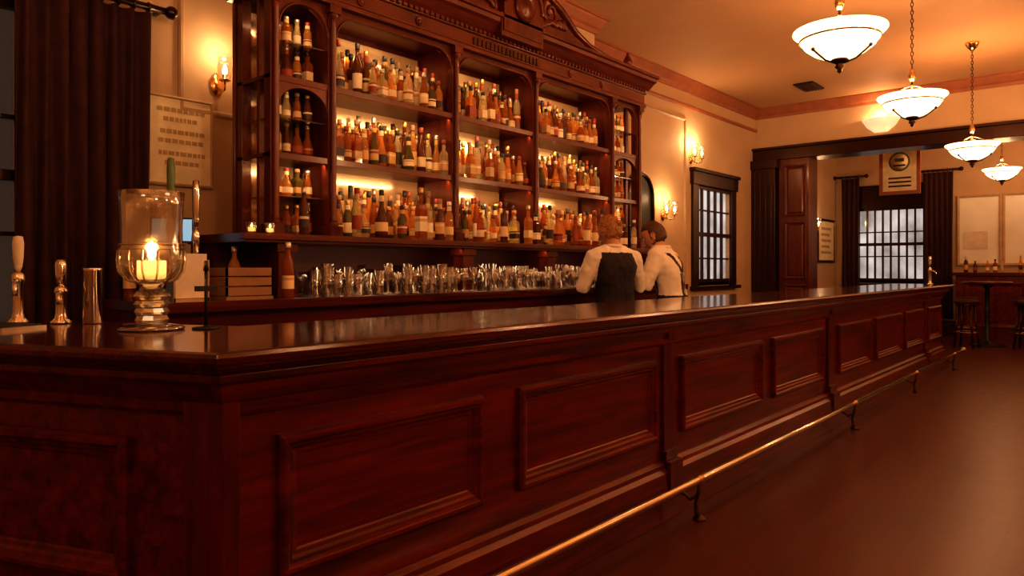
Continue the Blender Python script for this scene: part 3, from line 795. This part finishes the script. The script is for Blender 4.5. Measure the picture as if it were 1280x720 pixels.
# ------------------------------------------------------------ people
SKIN=simple('skin',(.58,.28,.17),.5,noise_amt=.05); SHIRT=simple('white_shirt',(.90,.83,.74),.75,noise_amt=.04)
VEST=simple('dark_vest',(.02,.012,.011),.8); TROU=simple('dark_trousers',(.018,.015,.016),.8); SHOE=simple('black_shoe',(.012,.01,.01),.3)
HAIRB=simple('blond_hair',(.38,.17,.06),.6,noise_amt=.5,nscale=60); HAIRD=simple('brown_hair',(.10,.04,.018),.55,noise_amt=.4,nscale=60)
EYEW=simple('eye_white',(.8,.76,.7),.2); IRIS=simple('eye_iris',(.06,.04,.02),.2); LIP=simple('lip',(.38,.12,.08),.5)
def person(name,loc,yaw,joints,hair,curly,headrot,scale=1.0,style='vest'):
    J={k:Vector(v) for k,v in joints.items()}
    t=MB()
    def loft(sec,n=24):
        vs=[];fs=[]
        for cx_,cy,cz,rx,ry in sec:
            for i in range(n):
                a=2*math.pi*i/n; c,s=math.cos(a),math.sin(a)
                vs.append((cx_+rx*math.copysign(abs(c)**.85,c),cy+ry*math.copysign(abs(s)**.85,s),cz))
        for j in range(len(sec)-1):
            for i in range(n):
                k=(i+1)%n; fs.append((j*n+i,j*n+k,(j+1)*n+k,(j+1)*n+i))
        fs.append(tuple(range(n))[::-1]); fs.append(tuple((len(sec)-1)*n+i for i in range(n)))
        t.add(vs,fs,SHIRT,True)
    pe,ch,nb=J['pelvis'],J['chest'],J['neckb']
    def L(a,b,f): return a+(b-a)*f
    sec=[]
    for f,rx,ry in [(-.35,.10,.09),(-.15,.165,.125),(.05,.17,.12),(.35,.145,.105),(.6,.145,.105)]:
        p=L(pe,ch,f); sec.append((p.x,p.y,p.z,rx,ry))
    for f,rx,ry in [(0,.165,.12),(.35,.18,.122),(.65,.175,.105),(.85,.12,.085),(1.0,.065,.062),(1.15,.055,.055)]:
        p=L(ch,nb,f); sec.append((p.x,p.y,p.z,rx,ry))
    loft(sec)
    t.capsule([nb-Vector((0,0,.04)),J['neck']],[.056,.052],SHIRT)
    for s in ('l','r'):
        sh,el,wr=J['sh'+s],J['el'+s],J['wr'+s]; hp,kn,an,to=J['hp'+s],J['kn'+s],J['an'+s],J['to'+s]
        m1=L(sh,el,.5); m2=L(el,wr,.4)
        t.capsule([L(nb,sh,.4),sh,m1,el,m2,wr],[.06,.066,.062,.054,.050,.036],SHIRT)
        t.capsule([hp,L(hp,kn,.4),kn,L(kn,an,.3),an],[.095,.090,.066,.062,.05],SHIRT)
        t.capsule([an+Vector((0,-.03,-.03)),L(an,to,.5),to],[.045,.045,.036],SHIRT)
    tmp=t.obj('tmp')
    r=tmp.modifiers.new('r','REMESH'); r.mode='VOXEL'; r.voxel_size=.0095; r.use_smooth_shade=True
    sm=tmp.modifiers.new('s','SMOOTH'); sm.iterations=6; sm.factor=.5
    dg=bpy.context.evaluated_depsgraph_get(); me=bpy.data.meshes.new_from_object(tmp.evaluated_get(dg))
    vs=[v.co.copy() for v in me.vertices]; ns=[v.normal.copy() for v in me.vertices]
    def ds(p,a,b):
        ab=b-a; f=max(0,min(1,(p-a).dot(ab)/ab.length_squared)); return (p-(a+ab*f)).length
    for i,p in enumerate(vs):
        if p.z>.12: vs[i]=p+ns[i]*(.011*noise.noise(Vector((p.x*14,p.y*14,p.z*9)))+.005*noise.noise(p*30))
    M=MB()
    fc={}
    for pl in me.polygons:
        c=Vector((0,0,0))
        for q in pl.vertices: c+=vs[q]
        c/=len(pl.vertices)
        arm=min(ds(c,J['sh'+s],J['el'+s]) for s in 'lr'); arm=min(arm,min(ds(c,J['el'+s],J['wr'+s]) for s in 'lr'))
        tr=L(pe,ch,max(0,min(1,(c.z-pe.z)/(ch.z-pe.z)))) 
        yl=c.y-(nb.y if c.z>ch.z else tr.y)
        xl=c.x-tr.x
        if c.z<.10: mt=SHOE
        elif c.z<pe.z+.02 and arm>.08: mt=TROU
        elif arm<.078: mt=SHIRT
        elif c.z>nb.z+.015: mt=SHIRT if c.z<nb.z+.035 else SKIN
        elif c.z>nb.z-.03: mt=SHIRT
        elif yl>0 and c.z>ch.z-.05 and abs(c.x-nb.x)<.03+.35*(c.z-ch.z+.05): mt=SHIRT
        elif style=='vest': mt=VEST
        else:
            xs=.11*max(0,(c.z-ch.z)/(nb.z-ch.z)) if yl<0 else .10
            if c.z<ch.z and yl<0: xs=.03
            mt=VEST if abs(abs(xl)-xs)<.024 or c.z<pe.z+.06 else SHIRT
        fc.setdefault(mt.name,(mt,[]))[1].append(tuple(pl.vertices))
    bpy.data.objects.remove(tmp)
    for kk,(mt,fl) in fc.items():
        k=M.mi(mt)
        for f in fl: M.f.append(list(f)); M.m.append(k); M.sm.append(True)
    M.v=[tuple(v) for v in vs]
    M.tube([(nb.x+.062*math.cos(a),nb.y+.006+.064*math.sin(a),nb.z+.02) for a in [k*math.pi/10 for k in range(21)]],.014,SHIRT,8)
    for s in ('l','r'):
        wr=J['wr'+s]; el=J['el'+s]; dr=(wr-el).normalized()
        fwd=Vector(J.get('hd'+s,dr)).normalized()
        side=fwd.cross(Vector((0,0,1))).normalized(); upv=side.cross(fwd).normalized()
        inn=side*(-1 if s=='r' else 1)
        M.tube([wr-dr*.03,wr-dr*.004],[.037,.036],SHIRT,12)
        M.tube([wr-dr*.02,wr+fwd*.02],[.026,.026],SKIN,10)
        rot=Matrix((side,fwd,upv)).transposed()
        M.ellip(wr+fwd*.055,(.040,.052,.017),SKIN,12,8,rot)
        for i,(o,ln) in enumerate(((-.028,.062),(-.010,.075),(.010,.082),(.028,.072))):
            b=wr+fwd*.088+inn*o
            p1=b+fwd*ln*.42-upv*.006; p2=p1+fwd*ln*.3-upv*.014; p3=p2+fwd*ln*.2-upv*.018
            M.capsule([b-fwd*.02,b,p1,p2,p3],[.009,.0095,.0088,.008,.0068],SKIN,8)
        b=wr+fwd*.03+inn*.032
        M.capsule([b-inn*.012,b+inn*.014+fwd*.02,b+inn*.024+fwd*.045-upv*.006,b+inn*.022+fwd*.065-upv*.012],[.013,.0115,.010,.008],SKIN,8)
    hc=J['head']; R=Matrix.Rotation(headrot[2],3,'Z')@Matrix.Rotation(headrot[0],3,'X')@Matrix.Rotation(headrot[1],3,'Y')
    def hp_(p): return tuple(R@Vector(p)+hc)
    n,mm=26,20; v2=[];f2=[]
    for j in range(mm+1):
        ph=math.pi*j/mm
        for i in range(n):
            a=2*math.pi*i/n; rr=max(math.sin(ph),.02); x=rr*math.cos(a); y=rr*math.sin(a); z=math.cos(ph)
            sx=.074; sy=.093
            if z<0: sx*=1-.30*(-z)**1.3; sy*=1-.10*(-z)
            yy=y*sy
            if y>0: yy=min(yy,.084)+ (.006 if z<-.55 else 0)*max(0,1-abs(x)*2)
            if y<0 and z<-.3: yy*=1-.35*(-z-.3)
            if y>.5: yy-=.008*math.exp(-((abs(x)-.42)**2/.03+(z+.02)**2/.02))
            v2.append(hp_((x*sx,yy,z*.113)))
    for j in range(mm):
        for i in range(n):
            k=(i+1)%n; f2.append((j*n+i,j*n+k,(j+1)*n+k,(j+1)*n+i))
    M.add(v2,f2,SKIN,True)
    M.tube([tuple(J['neck']-Vector((0,0,.05))),tuple(J['neck']),hp_((0,-.015,-.05))],[.052,.052,.05],SKIN,14)
    M.tube([hp_((0,.082,.0)),hp_((0,.094,-.02)),hp_((0,.106,-.040)),hp_((0,.088,-.050))],[.007,.009,.013,.008],SKIN,8)
    for sg in (-1,1):
        M.ellip(hp_((sg*.031,.076,.0)),(.012,.010,.009),EYEW,10,8,R); M.ellip(hp_((sg*.031,.085,.0)),(.0055,.003,.0055),IRIS,8,6,R)
        M.tube([hp_((sg*.016,.087,.018)),hp_((sg*.032,.087,.023)),hp_((sg*.048,.077,.017))],[.003,.004,.002],hair,6)
        M.ellip(hp_((sg*.012,.094,-.043)),(.007,.008,.006),SKIN,8,6,R)
        M.ellip(hp_((sg*.077,-.005,-.01)),(.008,.019,.030),SKIN,10,8,R); M.tube([hp_((sg*(.080+.006*math.sin(q)),-.008+.017*math.cos(q),-.006+.027*math.sin(q))) for q in [k*math.pi/6-1 for k in range(9)]],.004,SKIN,6)
    M.tube([hp_((-.022,.082,-.066)),hp_((0,.091,-.064)),hp_((.022,.082,-.066))],[.003,.006,.003],LIP,6)
    M.tube([hp_((-.020,.082,-.072)),hp_((0,.090,-.073)),hp_((.020,.082,-.072))],[.003,.006,.003],LIP,6)
    v3=[];f3=[];n,mm=40,26
    for j in range(mm+1):
        ph=math.pi*j/mm
        for i in range(n):
            a=2*math.pi*i/n; rr=max(math.sin(ph),.02); x=rr*math.cos(a); y=rr*math.sin(a); z=math.cos(ph)
            ns_=noise.noise(Vector((x*5,y*5,z*5)))*(.012 if curly else .005)+noise.noise(Vector((x*12,y*12,z*12)))*(.010 if curly else .004)
            hair_ok=(z>.50) or (y<.25 and z>-.50+ .5*max(0,y+.2))
            k=1.06 if hair_ok else .90
            e=ns_
            v3.append(hp_((x*(.077*k+e),y*(.096*k+e)-.004,z*(.115*k+e)+.002)))
    for j in range(mm):
        for i in range(n):
            k=(i+1)%n; f3.append((j*n+i,j*n+k,(j+1)*n+k,(j+1)*n+i))
    M.add(v3,f3,hair,True)
    if curly:
        random.seed(4)
        for k in range(50):
            a=random.uniform(math.pi*.95,math.pi*2.05); z=random.uniform(-.35,.9); rr=math.sqrt(1-z*z)
            c=Vector((rr*math.cos(a)*.076,rr*math.sin(a)*.096,z*.114))
            pts=[hp_(c+Vector((.008*math.cos(q*1.6),.006*math.sin(q*1.6),.010-.004*q))) for q in range(7)]
            M.tube(pts,[.003,.005,.005,.005,.005,.004,.002],hair,6)
        M.ellip(hp_((0,-.102,.035)),(.025,.022,.025),hair,12,8)
    o=M.obj(name,recalc=True)
    o.location=loc; o.rotation_euler=(0,0,yaw); o.scale=(scale,)*3
    return o
base=dict(hpl=(-.09,0,.88),hpr=(.09,0,.88),knl=(-.10,.02,.48),knr=(.10,.02,.48),anl=(-.11,-.01,.09),anr=(.11,-.01,.09),tol=(-.125,.15,.04),tor=(.125,.15,.04))
j1=dict(base); j1.update(pelvis=(0,0,.95),chest=(0,.02,1.20),neckb=(0,.04,1.405),neck=(0,.055,1.445),head=(-.01,.08,1.54),
 shl=(-.175,.03,1.335),shr=(.175,.03,1.335),ell=(-.245,.06,1.11),elr=(.26,.10,1.11),wrl=(-.12,.29,1.155),wrr=(.15,.34,1.155),hdl=(.35,1,-.1),hdr=(-.15,1,-.1))
person('bartender',(4.60,2.92,0),math.radians(62-90),j1,HAIRB,True,(-.22,0,.4))
j2=dict(base); j2.update(pelvis=(0,-.02,.95),chest=(0,.03,1.18),neckb=(0,.08,1.37),neck=(0,.11,1.405),head=(0,.15,1.48),
 shl=(-.18,.07,1.31),shr=(.18,.07,1.31),ell=(-.25,.12,1.08),elr=(.25,.10,1.08),wrl=(-.12,.34,1.155),wrr=(.12,.34,1.155),hdl=(.3,1,-.1),hdr=(-.3,1,-.1))
person('bartender.001',(5.30,2.83,0),math.radians(100-90),j2,HAIRD,False,(-.4,0,.2),1.03,'straps')

# ------------------------------------------------------------ world + camera
w=bpy.data.worlds.new('world'); sc.world=w; w.use_nodes=True
w.node_tree.nodes['Background'].inputs[0].default_value=(.5,.35,.22,1); w.node_tree.nodes['Background'].inputs[1].default_value=.1
cd=bpy.data.cameras.new('camera'); cam=bpy.data.objects.new('camera',cd); COL.objects.link(cam)
cam.location=(0,0,1.26); cam.rotation_euler=(math.pi/2,0,math.radians(-49.4))
cd.sensor_width=36; cd.lens=36*900/1280; cd.shift_y=-25/1280; cd.clip_start=.05
sc.camera=cam
